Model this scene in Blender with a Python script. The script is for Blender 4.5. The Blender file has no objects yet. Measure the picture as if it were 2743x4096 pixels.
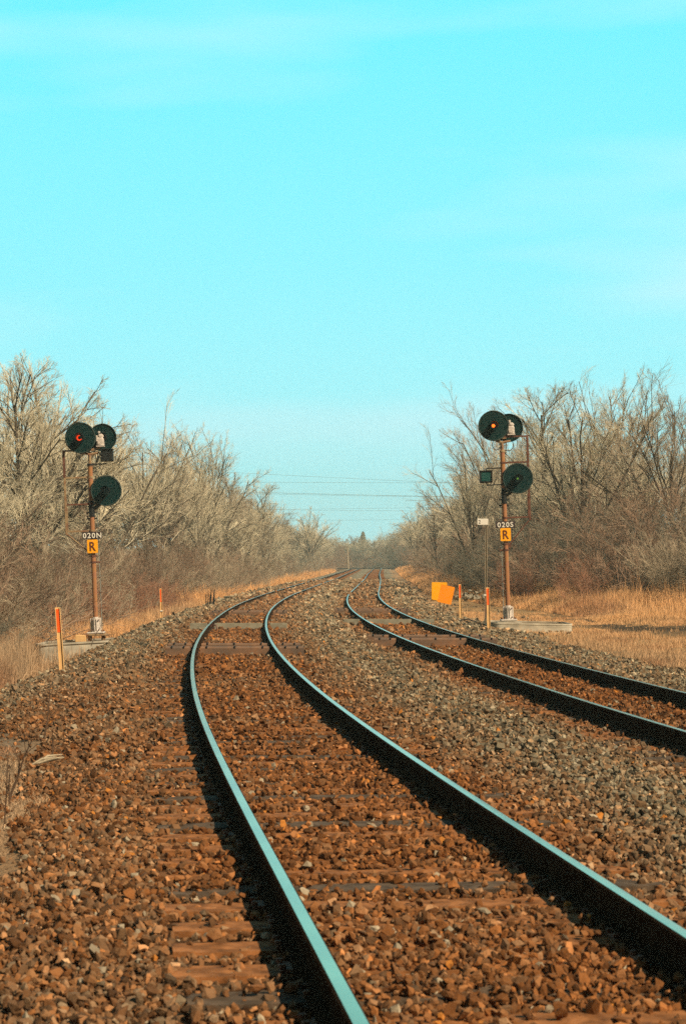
import bpy, math
import numpy as np
from mathutils import Matrix, Vector
rng = np.random.default_rng(7)
S = bpy.context.scene
HAZE = .0006
COL = S.collection
LEAN = 0.0366            # camera roll; the whole scene is levelled by it at the end
F, HX, HY, CH = 7870.0, 1371.5, 2276.0, 1.478   # photograph pixels: focal, horizon, camera height
RS = 4.35                # distance between the two tracks
G = 0.755

def P(px, py, Y):        # photograph pixel at depth Y -> point
    return ((px-HX)*Y/F, Y, CH-(py-HY)*Y/F)

# ------------------------------------------------------------------ alignment
AY = np.array([-30,0,8,12.1,16,20,22.7,27.3,30.4,35.9,42,50,57.4,69,79,91,103,126,146,183,257,400,600,900,1400,2500.])
AX = np.array([4.6,1.56,.63,.155,-.30,-.72,-.965,-1.36,-1.58,-1.997,-2.33,-2.73,-3.0,-3.31,-3.42,-3.42,-3.27,-2.75,-2.35,-1.6,-.35,2.65,6,9,12,14.])
DY = np.array([-30,0,30,45,57,69,91,113,126,147,183,240,330,420,480,600,1000,2500.])
DD = np.array([1.478,1.478,1.478,1.478,1.465,1.43,1.345,1.23,1.17,1.08,.95,.73,.28,-.25,-.15,-.1,-6,-20.])
_g = np.arange(-30, 2500, .5)
def _smooth(y, x):
    v = np.interp(_g, y, x)
    w = 9
    for k in range(3):
        p = np.pad(v, w, mode='edge'); p[:w] = v[0]-(v[1]-v[0])*np.arange(w,0,-1); c = np.cumsum(np.insert(p,0,0))
        v = (c[2*w+1:]-c[:-2*w-1])/(2*w+1)
    return v
_ax = _smooth(AY, AX); _dz = CH-_smooth(DY, DD)
def XC(Y): return np.interp(Y, _g, _ax)
def ZB(Y): return np.interp(Y, _g, _dz)

_lat = np.random.default_rng(3).random((256,256))
def noise(x, y, s=1.0, seed=0):
    x = np.asarray(x)/s+seed*17.3+500; y = np.asarray(y)/s+seed*9.1+500
    xi = np.floor(x).astype(int); yi = np.floor(y).astype(int); fx = x-xi; fy = y-yi
    fx = fx*fx*(3-2*fx); fy = fy*fy*(3-2*fy)
    a=_lat[xi%256,yi%256]; b=_lat[(xi+1)%256,yi%256]; c=_lat[xi%256,(yi+1)%256]; d=_lat[(xi+1)%256,(yi+1)%256]
    return (a*(1-fx)+b*fx)*(1-fy)+(c*(1-fx)+d*fx)*fy

UU = np.array([-400,-60,-25,-12,-8,-5.2,-4.0,-3.1,-2.3,-1.75,-1.4,0,1.4,1.8,2.2,2.6,3.0,5.75,6.2,7.0,7.8,9,11,16,25,60,400.])
UZ = np.array([14,2.5,-1.5,-1.6,-1.50,-1.25,-.78,-.42,-.30,-.215,-.212,-.212,-.212,-.19,-.175,-.19,-.212,-.212,-.23,-.31,-.39,-.43,-.38,-.1,.5,4.5,16.])
def ZG(u, Y):
    u = np.asarray(u, float); Y = np.asarray(Y, float)
    off = np.clip((np.abs(u-2.2)-4.3)/2, 0, 1)
    n = (noise(u,Y,1.7)-.5)*.10+(noise(u,Y,.5,2)-.5)*.04
    n2 = (noise(u,Y,9,5)-.5)*.25*np.clip((np.abs(u-2.2)-8)/5,0,1)
    soft=np.interp(-u,[3.1,4,5.2,8,12],[0,.24,.5,.62,.5])*np.clip((39-Y)/7,0,1)
    return ZB(Y)+np.interp(u,UU,UZ)+soft+n*off+n2

# ------------------------------------------------------------------ materials
def mat(name, col=(.5,.5,.5), rough=.8, metal=0., var=.25, scale=12., col2=None, emit=None, attr=None, bump=0., bscale=60., spec=.3):
    m = bpy.data.materials.new(name); m.use_nodes = True
    nt = m.node_tree; b = nt.nodes['Principled BSDF']
    b.inputs['Roughness'].default_value = rough; b.inputs['Metallic'].default_value = metal
    b.inputs['Specular IOR Level'].default_value = spec
    tc = nt.nodes.new('ShaderNodeTexCoord')
    n = nt.nodes.new('ShaderNodeTexNoise'); n.inputs['Scale'].default_value = scale; n.inputs['Detail'].default_value = 5
    nt.links.new(tc.outputs['Object'], n.inputs['Vector'])
    mx = nt.nodes.new('ShaderNodeMix'); mx.data_type = 'RGBA'
    c1 = tuple(c*(1-var) for c in col); c2 = col2 if col2 else tuple(min(1,c*(1+var)) for c in col)
    r = nt.nodes.new('ShaderNodeMapRange'); r.inputs[1].default_value = .35; r.inputs[2].default_value = .65
    nt.links.new(n.outputs['Fac'], r.inputs[0]); nt.links.new(r.outputs[0], mx.inputs[0])
    mx.inputs[6].default_value = (*c1,1); mx.inputs[7].default_value = (*c2,1)
    out = mx.outputs[2]
    if attr:
        a = nt.nodes.new('ShaderNodeAttribute'); a.attribute_name = attr
        mm = nt.nodes.new('ShaderNodeMix'); mm.data_type = 'RGBA'; mm.blend_type = 'MULTIPLY'; mm.inputs[0].default_value = 1
        nt.links.new(a.outputs['Color'], mm.inputs[6]); nt.links.new(out, mm.inputs[7]); out = mm.outputs[2]
    nt.links.new(out, b.inputs['Base Color'])
    if bump:
        n2 = nt.nodes.new('ShaderNodeTexNoise'); n2.inputs['Scale'].default_value = bscale; n2.inputs['Detail'].default_value = 4
        nt.links.new(tc.outputs['Object'], n2.inputs['Vector'])
        bp = nt.nodes.new('ShaderNodeBump'); bp.inputs['Strength'].default_value = 1; bp.inputs['Distance'].default_value = bump
        nt.links.new(n2.outputs['Fac'], bp.inputs['Height']); nt.links.new(bp.outputs[0], b.inputs['Normal'])
    if emit:
        b.inputs['Emission Color'].default_value = (*emit[0],1); b.inputs['Emission Strength'].default_value = emit[1]
    return m
M = dict(
 stone=mat('ballast_stone', (1,1,1), .9, var=.18, scale=40, attr='tone', bump=.004, bscale=90, spec=.15),
 earth=mat('earth', (1,1,1), 1., var=.3, scale=6, attr='tone', bump=.03, bscale=25, spec=.05),
 rail=mat('rail_steel', (.034,.019,.011), 1., .0, .35, 8, bump=.002, bscale=50, spec=.0),
 railtop=mat('polished_rail', (.78,.51,.27), .20, 1., .16, 1.3),
 tie_r=mat('rusty_timber', (.24,.102,.036), .9, 0, .5, 9, bump=.006, bscale=30, spec=.1),
 tie_g=mat('grey_timber', (.095,.068,.045), .9, 0, .4, 9, bump=.006, bscale=30, spec=.1),
 plate=mat('rusted_plate', (.16,.07,.035), .8, 0, .3, 20),
 beam=mat('weathered_steel', (.17,.12,.085), .8, 0, .3, 4, col2=(.24,.13,.07), bump=.002),
 beamg=mat('grey_plate', (.25,.235,.17), .8, 0, .2, 5, bump=.002),
 dark=mat('black_paint', (.012,.014,.014), .55, 0, .3, 20),
 teal=mat('dark_green_enamel', (.0015,.020,.021), .6, 0, .3, 14, col2=(.005,.032,.031), spec=.1),
 rim=mat('worn_rim', (.012,.05,.048), .5, 0, .3, 14, col2=(.10,.13,.11)),
 silver=mat('aluminium_paint', (.55,.50,.44), .6, .0, .2, 20),
 rustpole=mat('rust_pole', (.46,.22,.08), .85, 0, .25, 7, col2=(.32,.14,.075), bump=.002),
 rustdark=mat('dark_rust_iron', (.13,.055,.035), .85, 0, .35, 9),
 paleiron=mat('pale_weathered_iron', (.48,.36,.19), .85, 0, .3, 6, col2=(.22,.11,.06)),
 plate_d=mat('number_plate_dark', (.035,.022,.024), .6, 0, .2, 20),
 white=mat('white_letter', (.78,.76,.66), .7, 0, .08, 30),
 amber=mat('amber_reflective', (1.0,.42,.0), .6, 0, .05, 20),
 amber2=mat('orange_flag_yellow', (1.0,.44,.0), .6, 0, .05, 6),
 orange=mat('orange_flag', (1.0,.30,.0), .6, 0, .05, 6),
 brownletter=mat('brown_letter', (.12,.025,.004), .7, 0, .1, 20),
 reflector=mat('red_orange_tape', (.90,.12,.01), .6, 0, .12, 5),
 stake=mat('cream_fibreglass', (.74,.47,.20), .7, 0, .12, 3, bump=.001),
 post=mat('galvanised_post', (.42,.36,.26), .6, .2, .15, 9),
 galv=mat('galvanised_sheet', (.46,.43,.34), .65, .15, .25, 3, bump=.004, bscale=8),
 conc=mat('concrete', (.36,.32,.24), .9, 0, .2, 4, bump=.01, bscale=20),
 glass=mat('lamp_glass', (.015,.07,.06), .12, 0, .4, 30, spec=.6),
 red=mat('lit_red_lens', (.9,.1,.02), .4, 0, .05, 5, emit=((1,.12,.008),2.6)),
 red2=mat('dim_red_lens', (.6,.05,.02), .4, 0, .05, 5, emit=((1,.05,.005),.9)),
 green=mat('dim_green_lens', (.1,.4,.05), .4, 0, .05, 5, emit=((.25,.55,.06),.35)),
 bark=mat('bark', (.085,.068,.048), .95, 0, .35, 6, bump=.01, bscale=20, spec=.05),
 twig=mat('twig_bark', (.62,.56,.40), .9, 0, .25, .5, spec=.1),
 twig2=mat('brown_twig', (.38,.305,.215), .9, 0, .3, .5, spec=.1),
 shr1=mat('shrub_twig', (.36,.30,.21), .9, 0, .3, .5, spec=.1),
 shr2=mat('brown_shrub_twig', (.32,.22,.15), .9, 0, .3, .5, spec=.1),
 twig3=mat('dark_twig', (.17,.17,.13), .9, 0, .3, .5, spec=.1),
 grass=mat('dry_grass', (1,1,1), .85, 0, .15, 2, attr='tone', spec=.15),
 weed=mat('dead_weed_stalk', (.10,.06,.035), .9, 0, .3, 9),
 wood=mat('bleached_wood', (.45,.38,.26), .9, 0, .2, 20),
 needle=mat('conifer_needles', (.20,.18,.11), .9, 0, .3, 2),
 wire=mat('power_cable', (.22,.28,.26), .6, 0, .1, 2),
 rubber=mat('black_rubber', (.015,.013,.012), .7, 0, .2, 9),
)

# ------------------------------------------------------------------ mesh helpers
def mesh_np(name, V, faces, mats, mi=None, tone=None, smooth=False):
    """faces: list of (n,k) int arrays"""
    me = bpy.data.meshes.new(name)
    V = np.asarray(V, np.float32).reshape(-1,3)
    faces = [np.asarray(f, np.int32) for f in faces if len(f)]
    loops = np.concatenate([f.ravel() for f in faces])
    tot = np.concatenate([np.full(len(f), f.shape[1], np.int32) for f in faces])
    st = np.concatenate([[0], np.cumsum(tot)[:-1]]).astype(np.int32)
    me.vertices.add(len(V)); me.vertices.foreach_set('co', V.ravel())
    me.loops.add(len(loops)); me.loops.foreach_set('vertex_index', loops)
    me.polygons.add(len(tot)); me.polygons.foreach_set('loop_start', st); me.polygons.foreach_set('loop_total', tot)
    if smooth: me.polygons.foreach_set('use_smooth', np.ones(len(tot), bool))
    else: me.polygons.foreach_set('use_smooth', np.zeros(len(tot), bool))
    for m in (mats if isinstance(mats,(list,tuple)) else [mats]): me.materials.append(m)
    if mi is not None: me.polygons.foreach_set('material_index', np.asarray(mi, np.int32))
    me.update(calc_edges=True)
    if tone is not None:
        a = me.color_attributes.new('tone', 'FLOAT_COLOR', 'POINT')
        c = np.ones((len(V),4), np.float32); c[:,:3] = tone; a.data.foreach_set('color', c.ravel())
    return me

class MB:
    def __init__(s): s.V=[]; s.Q=[]; s.T=[]; s.n=0; s.ng=[]
    def add(s, V, Q=None, T=None):
        V=np.asarray(V,float).reshape(-1,3)
        if Q is not None and len(Q): s.Q.append(np.asarray(Q)+s.n)
        if T is not None and len(T): s.T.append(np.asarray(T)+s.n)
        s.V.append(V); s.n+=len(V); return s
    def box(s, c, d, rot=None, bev=0.0):
        x,y,z=[k/2 for k in d]; b=min(bev, x*.9, y*.9, z*.9)
        if b<=0:
            V=np.array([[i,j,k] for i in(-x,x) for j in(-y,y) for k in(-z,z)])
            Q=[[0,1,3,2],[4,6,7,5],[0,4,5,1],[2,3,7,6],[0,2,6,4],[1,5,7,3]]; T=None
        else:
            V=[];idx={}
            for i in(-1,1):
                for j in(-1,1):
                    for k in(-1,1):
                        for a in range(3):
                            p=[i*(x-b),j*(y-b),k*(z-b)]; p[a]=[i*x,j*y,k*z][a]; idx[(i,j,k,a)]=len(V); V.append(p)
            Q=[];T=[]
            for a in range(3):
                o=[q for q in range(3) if q!=a]
                for sg in(-1,1):
                    r=[]
                    for (p,q) in((-1,-1),(1,-1),(1,1),(-1,1)):
                        t=[0,0,0]; t[a]=sg;t[o[0]]=p;t[o[1]]=q; r.append(idx[(*t,a)])
                    Q.append(r)
            for a in range(3):
                o=[q for q in range(3) if q!=a]
                for p in(-1,1):
                    for q in(-1,1):
                        t0=[0,0,0];t0[o[0]]=p;t0[o[1]]=q;t1=list(t0);t0[a]=-1;t1[a]=1
                        Q.append([idx[(*t0,o[0])],idx[(*t1,o[0])],idx[(*t1,o[1])],idx[(*t0,o[1])]])
            for i in(-1,1):
                for j in(-1,1):
                    for k in(-1,1): T.append([idx[(i,j,k,a)] for a in range(3)])
            V=np.array(V)
        if rot is not None: V=V@np.array(rot).T
        return s.add(V+np.array(c),Q,T)
    def tube(s, pts, r, m=8, cap=True):
        p=np.asarray(pts,float); k=len(p); r=np.broadcast_to(r,(k,))
        t=np.gradient(p,axis=0); t/=np.linalg.norm(t,axis=1)[:,None]+1e-9
        ref=np.array([0,0,1.]) if abs(t[:,2]).max()<.9 else np.array([.31,.95,.02])
        a=np.cross(t,ref); a/=np.linalg.norm(a,axis=1)[:,None]+1e-9; b=np.cross(t,a)
        th=np.arange(m)*2*math.pi/m
        V=p[:,None]+r[:,None,None]*(a[:,None]*np.cos(th)[None,:,None]+b[:,None]*np.sin(th)[None,:,None])
        Q=[[i*m+j,i*m+(j+1)%m,(i+1)*m+(j+1)%m,(i+1)*m+j] for i in range(k-1) for j in range(m)]
        V=V.reshape(-1,3); T=[]
        if cap:
            V=np.vstack([V,p[0],p[-1]])
            T=[[j,k*m,(j+1)%m] for j in range(m)]+[[(k-1)*m+j,(k-1)*m+(j+1)%m,k*m+1] for j in range(m)]
        return s.add(V,Q,T)
    def lathe(s, c, prof, axis='y', m=32):
        th=np.arange(m)*2*math.pi/m; V=[]
        for (h,r) in prof:
            for q in th:
                x,y=r*math.cos(q),r*math.sin(q)
                V.append((x,h,y) if axis=='y' else (x,y,h))
        k=len(prof)
        Q=[[i*m+j,i*m+(j+1)%m,(i+1)*m+(j+1)%m,(i+1)*m+j] for i in range(k-1) for j in range(m)]
        return s.add(np.array(V)+np.array(c),Q)
    def mesh(s,name,m,smooth=False,mi=None):
        fs=[]
        if s.Q: fs.append(np.concatenate(s.Q))
        if s.T: fs.append(np.concatenate(s.T))
        return mesh_np(name,np.concatenate(s.V),fs,m,mi,smooth=smooth)
    def obj(s,name,m,parent=None,smooth=False,**k):
        return link(name,s.mesh(name,m,smooth),parent,**k)

def link(name, me, parent=None, label=None, cat=None, group=None, kind=None):
    o=bpy.data.objects.new(name,me); COL.objects.link(o)
    if parent is not None: o.parent=parent
    tag(o,label,cat,group,kind); return o
def tag(o,label=None,cat=None,group=None,kind=None):
    if label: o['label']=label
    if cat: o['category']=cat
    if group: o['group']=group
    if kind: o['kind']=kind
    return o
def thing(name,label,cat,p,rz=0,group=None,scale=1,up=True,lean=0,obj=None):
    o=obj or bpy.data.objects.new(name,None)
    if obj is None: COL.objects.link(o)
    if o.type=='EMPTY': o.empty_display_size=.3
    o.matrix_basis=Matrix.Translation(Vector(p))@Matrix.Rotation((-LEAN if up else 0)+lean,4,'Y')@Matrix.Rotation(rz,4,'Z')@Matrix.Scale(scale,4)
    return tag(o,label,cat,group)
def smooth_edges(o,ang=.6):
    me=o.data
    try: me.set_sharp_from_angle(angle=ang)
    except Exception: pass
    return o
def lettering(txt,h,th,m,parent,loc,off=0.0,sx=1.0,font=None):
    cu=bpy.data.curves.new('lettering','FONT'); cu.body=txt; cu.size=1; cu.align_x='CENTER'; cu.align_y='CENTER'
    cu.extrude=th; cu.offset=off; cu.resolution_u=3; cu.space_character=1.22 if len(txt)>1 else 1
    t=bpy.data.objects.new('tmp',cu); COL.objects.link(t)
    me=bpy.data.meshes.new_from_object(t.evaluated_get(bpy.context.evaluated_depsgraph_get()))
    COL.objects.unlink(t); bpy.data.objects.remove(t)
    co=np.zeros(len(me.vertices)*3); me.vertices.foreach_get('co',co); co=co.reshape(-1,3)
    mn,mxx=co.min(0),co.max(0); k=h/(mxx[1]-mn[1]); c=(mn+mxx)/2
    q=np.stack([(co[:,0]-c[0])*k*sx, -(co[:,2])*1.0, (co[:,1]-c[1])*k],1)
    me.vertices.foreach_set('co',q.ravel()); me.update()
    me.materials.clear(); me.materials.append(m)
    o=link('lettering',me,parent); o.location=loc; return o

# ------------------------------------------------------------------ ground
def ballast_mask(u,Y):     # 1 inside ballast
    wob=(noise(u,Y,1.2,4)-.5)*.7+(noise(u,Y,.3,6)-.5)*.3
    L=np.interp(Y,[0,10,16,20,24,33,40,50,80,200,500],[-2.35,-2.15,-2.15,-2.5,-3.4,-4.1,-3.9,-3.6,-3.5,-3.2,-3.0])
    R=np.interp(Y,[0,40,55,80,200],[10,8.9,8.3,7.6,7.0])
    return np.clip((u-L+wob)/.35,0,1)*np.clip((R-u+wob)/.35,0,1)
RUST=np.array([.30,.122,.038]); TAN=np.array([.28,.185,.10]); GREY=np.array([.275,.235,.155]); PALE=np.array([.50,.42,.29])
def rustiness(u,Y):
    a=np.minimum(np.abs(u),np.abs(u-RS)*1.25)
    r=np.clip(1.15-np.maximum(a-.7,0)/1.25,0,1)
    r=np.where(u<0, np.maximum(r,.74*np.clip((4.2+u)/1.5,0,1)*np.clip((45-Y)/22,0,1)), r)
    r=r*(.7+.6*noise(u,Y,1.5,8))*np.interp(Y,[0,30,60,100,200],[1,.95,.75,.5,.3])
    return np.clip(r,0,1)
ys=np.concatenate([np.arange(-30,4,1.5),np.arange(4,30,.15),np.arange(30,70,.35),np.arange(70,200,1.2),np.arange(200,520,5),np.arange(520,1001,30)])
us=np.concatenate([-np.geomspace(400,12,30),np.arange(-11.8,-3,.2),np.arange(-3,10,.08),np.arange(10,20,.3),np.geomspace(20.5,400,30)])
U,YY=np.meshgrid(us,ys); Zg=ZG(U,YY)
V=np.stack([XC(YY)+U,YY,Zg],-1).reshape(-1,3)
ny,nu=U.shape; idx=np.arange(ny*nu).reshape(ny,nu)
Q=np.stack([idx[:-1,:-1],idx[:-1,1:],idx[1:,1:],idx[1:,:-1]],-1).reshape(-1,4)
bm_=ballast_mask(U,YY)[...,None]; rr=rustiness(U,YY)[...,None]
bcol=(RUST*rr+GREY*(1-rr))*np.interp(YY,[0,25,50,100],[.20,.35,.65,.95])[...,None]  # bed darkened near the camera, painting shade into the gaps between stones
straw=np.array([.40,.25,.13])*(.75+.5*noise(U,YY,2.0,3))[...,None]
mud=np.array([.085,.06,.035]); mm=np.clip((noise(U,YY*.35,1.0,12)*.7+noise(U,YY*.5,.35,13)*.4-.42)*5,0,1)*np.clip((U-9.5)/2,0,1)*np.clip((80-YY)/8,0,1)*np.clip((YY-50)/6,0,1)
mm=mm[...,None]; ycol=np.array([.40,.25,.115])
gr=np.where((U>8)[...,None], ycol*(.8+.4*noise(U,YY,1.5,15))[...,None], straw)
leaf=np.clip((np.abs(U-2)-19)/4,0,1)[...,None]; gr=gr*(1-leaf)+np.array([.20,.16,.115])*leaf
gr=gr*(1-mm)+mud*mm
litter=np.clip((-2.2-U)/.5,0,1)*np.clip((34-YY)/8,0,1); litter=litter[...,None]
gr=gr*(1-litter)+np.array([.24,.175,.11])*litter
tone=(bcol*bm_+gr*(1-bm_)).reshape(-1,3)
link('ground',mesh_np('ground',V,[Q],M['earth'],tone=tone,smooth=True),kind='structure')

# ------------------------------------------------------------------ ballast stones
def rocks(n, kind, seed):
    r=np.random.default_rng(seed)
    if kind=='ico':
        t=(1+5**.5)/2
        B=np.array([[-1,t,0],[1,t,0],[-1,-t,0],[1,-t,0],[0,-1,t],[0,1,t],[0,-1,-t],[0,1,-t],[t,0,-1],[t,0,1],[-t,0,-1],[-t,0,1]])/1.9
        Fc=np.array([[0,11,5],[0,5,1],[0,1,7],[0,7,10],[0,10,11],[1,5,9],[5,11,4],[11,10,2],[10,7,6],[7,1,8],[3,9,4],[3,4,2],[3,2,6],[3,6,8],[3,8,9],[4,9,5],[2,4,11],[6,2,10],[8,6,7],[9,8,1]])
    else:
        B=np.array([[-1,-1,-1],[1,-1,-1],[1,1,-1],[-1,1,-1],[-1,-1,1],[1,-1,1],[1,1,1],[-1,1,1]])*.62
        Fc=np.array([[0,2,1],[0,3,2],[4,5,6],[4,6,7],[0,1,5],[0,5,4],[1,2,6],[1,6,5],[2,3,7],[2,7,6],[3,0,4],[3,4,7]])
    nv=len(B)
    A=B[None]+np.clip(r.normal(0,.21 if kind=='ico' else .25,(n,nv,3)),-.35,.35)
    A*=np.stack([r.uniform(.8,1.35,n),r.uniform(.65,1.05,n),r.uniform(.4,.85,n)],1)[:,None]
    q=r.normal(size=(n,4)); q[:,0]*=1.; q/=np.linalg.norm(q,axis=1)[:,None]
    w,x,y,z=q.T
    R=np.stack([np.stack([1-2*(y*y+z*z),2*(x*y-z*w),2*(x*z+y*w)],-1),np.stack([2*(x*y+z*w),1-2*(x*x+z*z),2*(y*z-x*w)],-1),np.stack([2*(x*z-y*w),2*(y*z+x*w),1-2*(x*x+y*y)],-1)],1)
    return np.einsum('nij,nvj->nvi',R,A),Fc
def tie_hit(u,Y):
    k=np.round((Y-.1)/.51)
    d=np.abs(Y-.1-k*.51)
    return d<.125, k
bands=[(5.2,10,1950,'ico',.0178),(10,17,1500,'ico',.0188),(17,30,950,'box',.0225),(30,52,500,'box',.028),(52,95,150,'box',.042),(95,190,34,'box',.075)]
allV=[];allF=[];allC=[];nb=0
for bi,(y0,y1,dens,kd,sz) in enumerate(bands):
    hw0=.1745
    W=14.0
    nall=int((y1-y0)*2*W*dens)
    Y=rng.uniform(y0,y1,nall); X=rng.uniform(-W,W,nall)
    ok=np.abs(X)<hw0*Y+.9
    X=X[ok];Y=Y[ok]; u=X-XC(Y)
    keep=rng.random(len(u))<ballast_mask(u,Y)*.97+.03*(np.abs(u-2)<8)
    for rc in (-G,G,RS-G,RS+G): keep&=np.abs(u-rc)>.065
    hit,k=tie_hit(u,Y)
    ina=np.abs(u)<1.3; inb=np.abs(u-RS)<1.3
    cov=noise(u,Y,.9,21)*.6+noise(k*3.7,k*0+1,1,22)*.5
    uu=np.where(u>RS/2,u-RS,u)
    pin=np.where(np.abs(uu)<.7, .50, np.where(uu<0,.42,.45))
    prob=np.clip((pin-cov)*3+.36,0.06,1)
    keep&=~(hit&(ina|inb)&(rng.random(len(u))>prob))
    for (o_,bs_) in((0,(38,39.7,54,67.5,69.4)),(RS,(42.6,44.7,58,70,72.3))):
        for b_ in bs_: keep&=~((np.abs(u-o_)<1.35)&(Y>b_-.75)&(Y<b_+.25)&(rng.random(len(u))<.96))
    X=X[keep];Y=Y[keep];u=u[keep]; n=len(u)
    s=sz*rng.lognormal(0,.28,n)
    s=np.minimum(np.where(rng.random(n)<.02,s*1.4,s),sz*1.9)
    A,Fc=rocks(n,kd,40+bi)
    A*=s[:,None,None]
    onb=tie_hit(u,Y)[0]&((np.abs(u)<1.3)|(np.abs(u-RS)<1.3))
    uu=np.where(u>RS/2,u-RS,u)
    z=ZG(u,Y)-.018*(~onb)*(uu>-1.32)*(uu<-.78)+rng.uniform(-.7,1.4,n)*s + np.where(onb,.022,0)+.012*(noise(u,Y,.35,30)-.3)
    A+=np.stack([X,Y,z],1)[:,None]
    r=np.clip(rustiness(u,Y)+rng.normal(0,.16,n),0,1)[:,None]
    w=rng.random(n)[:,None]
    base=np.where(w<.45,TAN,GREY)*1.12
    c=RUST*r+base*(1-r)
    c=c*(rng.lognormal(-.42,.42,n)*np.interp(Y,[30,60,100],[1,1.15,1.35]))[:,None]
    pale=(rng.random(n)<.018)[:,None]; c=np.where(pale,PALE*(.5+.4*rng.random((n,1))),c)
    org=(rng.random(n)<.006)[:,None]; c=np.where(org,np.array([.5,.2,.04]),c)
    nv=A.shape[1]
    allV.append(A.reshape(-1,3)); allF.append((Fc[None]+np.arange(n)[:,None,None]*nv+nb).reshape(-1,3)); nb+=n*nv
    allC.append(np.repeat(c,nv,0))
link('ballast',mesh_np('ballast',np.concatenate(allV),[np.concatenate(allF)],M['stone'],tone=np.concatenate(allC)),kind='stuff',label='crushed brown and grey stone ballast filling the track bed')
print('stones tris',sum(len(f) for f in allF))
del allV,allF,allC

# ------------------------------------------------------------------ rails
prof=[(-.070,-.178),(.070,-.178),(.070,-.168),(.012,-.150),(.009,-.05),(.034,-.038),(.036,-.010),(.026,-.0015),(0,0),(-.026,-.0015),(-.036,-.010),(-.034,-.038),(-.009,-.05),(-.012,-.150),(-.070,-.168)]
ry=np.concatenate([np.arange(-12,60,.3),np.arange(60,160,1.),np.arange(160,600,4.)])
raillab=[(-G,'left rail of the left track, polished top sweeping from the photo foreground'),(G,'right rail of the left track, broad blue green polished top across the foreground'),
         (RS-G,'left rail of the right track, dark side facing the camera'),(RS+G,'outermost right rail beside the gravel shoulder, of the right track')]
for off,lab in raillab:
    pr=np.array(prof); n=len(ry); k=len(pr)
    xs=XC(ry)+off; dx=np.gradient(xs,ry); nrm=np.stack([1/np.sqrt(1+dx**2),-dx/np.sqrt(1+dx**2)],1)
    Vr=np.zeros((n,k,3)); Vr[:,:,0]=xs[:,None]+pr[None,:,0]*nrm[:,0:1]; Vr[:,:,1]=ry[:,None]+pr[None,:,0]*nrm[:,1:2]; Vr[:,:,2]=ZB(ry)[:,None]+pr[None,:,1]
    I=np.arange(n*k).reshape(n,k); J=np.roll(I,-1,1)
    Qr=np.stack([I[:-1],J[:-1],J[1:],I[1:]],-1); mi=np.zeros(Qr.shape[:2],int); mi[:,7]=1; mi[:,8]=1
    o=link('steel_rail',mesh_np('steel_rail',Vr.reshape(-1,3),[Qr.reshape(-1,4)],[M['rail'],M['railtop']],mi.ravel(),smooth=True),label=lab,cat='rail')
    smooth_edges(o,.5)

# ------------------------------------------------------------------ ties (sleepers)
def tie_mesh(m,seed):
    r=np.random.default_rng(seed); mb=MB()
    xs=np.linspace(-1.3,1.3,15); V=[]
    for x in xs:
        e=.004*r.normal(size=4)
        V+= [(x,-.115+e[0],-.19),(x,.115+e[1],-.19),(x,.112+e[2],.0+e[1]*.7),(x,-.112+e[3],.0+e[2]*.7)]
    Q=[[i*4+j,i*4+(j+1)%4,(i+1)*4+(j+1)%4,(i+1)*4+j] for i in range(14) for j in range(4)]+[[0,3,2,1],[56,57,58,59]]
    mb.add(V,Q); return mb.mesh('wooden_tie',m)
tms=[tie_mesh(M['tie_r'],1),tie_mesh(M['tie_r'],2),tie_mesh(M['tie_g'],3),tie_mesh(M['tie_r'],4),tie_mesh(M['tie_g'],5)]
pm=MB().box((0,0,.008),(.19,.17,.016),bev=.004)
for a,b in((-.085,.06),(.085,-.06),(-.085,-.06),(.085,.06)): pm.box((a,b,.026),(.03,.03,.02),bev=.005)
pm=pm.mesh('tie_plate',M['plate'])
def place_tie(Y,off,mi,lab,grp,plates=True):
    dx=float(XC(Y+.5)-XC(Y-.5)); X=float(XC(Y))+off
    o=bpy.data.objects.new('wooden_tie',tms[mi]); COL.objects.link(o)
    o.matrix_basis=Matrix.Translation((X,Y,float(ZB(Y))-.184))@Matrix.Rotation(-math.atan(dx),4,'Z')@Matrix.Translation((0.03*math.sin(Y*91),0,0))
    tag(o,lab,'railway tie',grp)
    if plates:
        for s in(-G,G):
            q=bpy.data.objects.new('tie_plate',pm); COL.objects.link(q); q.parent=o; q.location=(s,0,.0)
far=MB(); rt=np.random.default_rng(11)
skipA=[38,39.8,54,67.5,69.5]; skipB=[42.7,44.7,58,70,72.4]
for ti,(off,skip) in enumerate(((0,skipA),(RS,skipB))):
    cnt=0
    for k in range(int(4/.51),760):
        Y=.1+k*.51
        if Y<5.2: continue
        if off and Y<14.8: continue
        if any(abs(Y-s)<.2 for s in skip): continue
        g=rt.random()<.3
        mi=[2,4][rt.integers(2)] if g else [0,1,3][rt.integers(3)]
        if cnt<140:
            side='left' if ti==0 else 'right'
            place_tie(Y,off,mi,('weathered grey timber tie' if g else 'rust brown timber tie')+' half buried in ballast under the %s track'%side,'wooden ties of the %s track, %s'%(side,'grey' if g else 'rusty'),plates=Y<40)
        else:
            far.box((float(XC(Y))+off,Y,float(ZB(Y))-.20),(2.6,.23,.02))
        cnt+=1
far.obj('distant_ties',M['tie_r'],kind='stuff',label='far timber ties crossing under both tracks in the distance')

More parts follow.
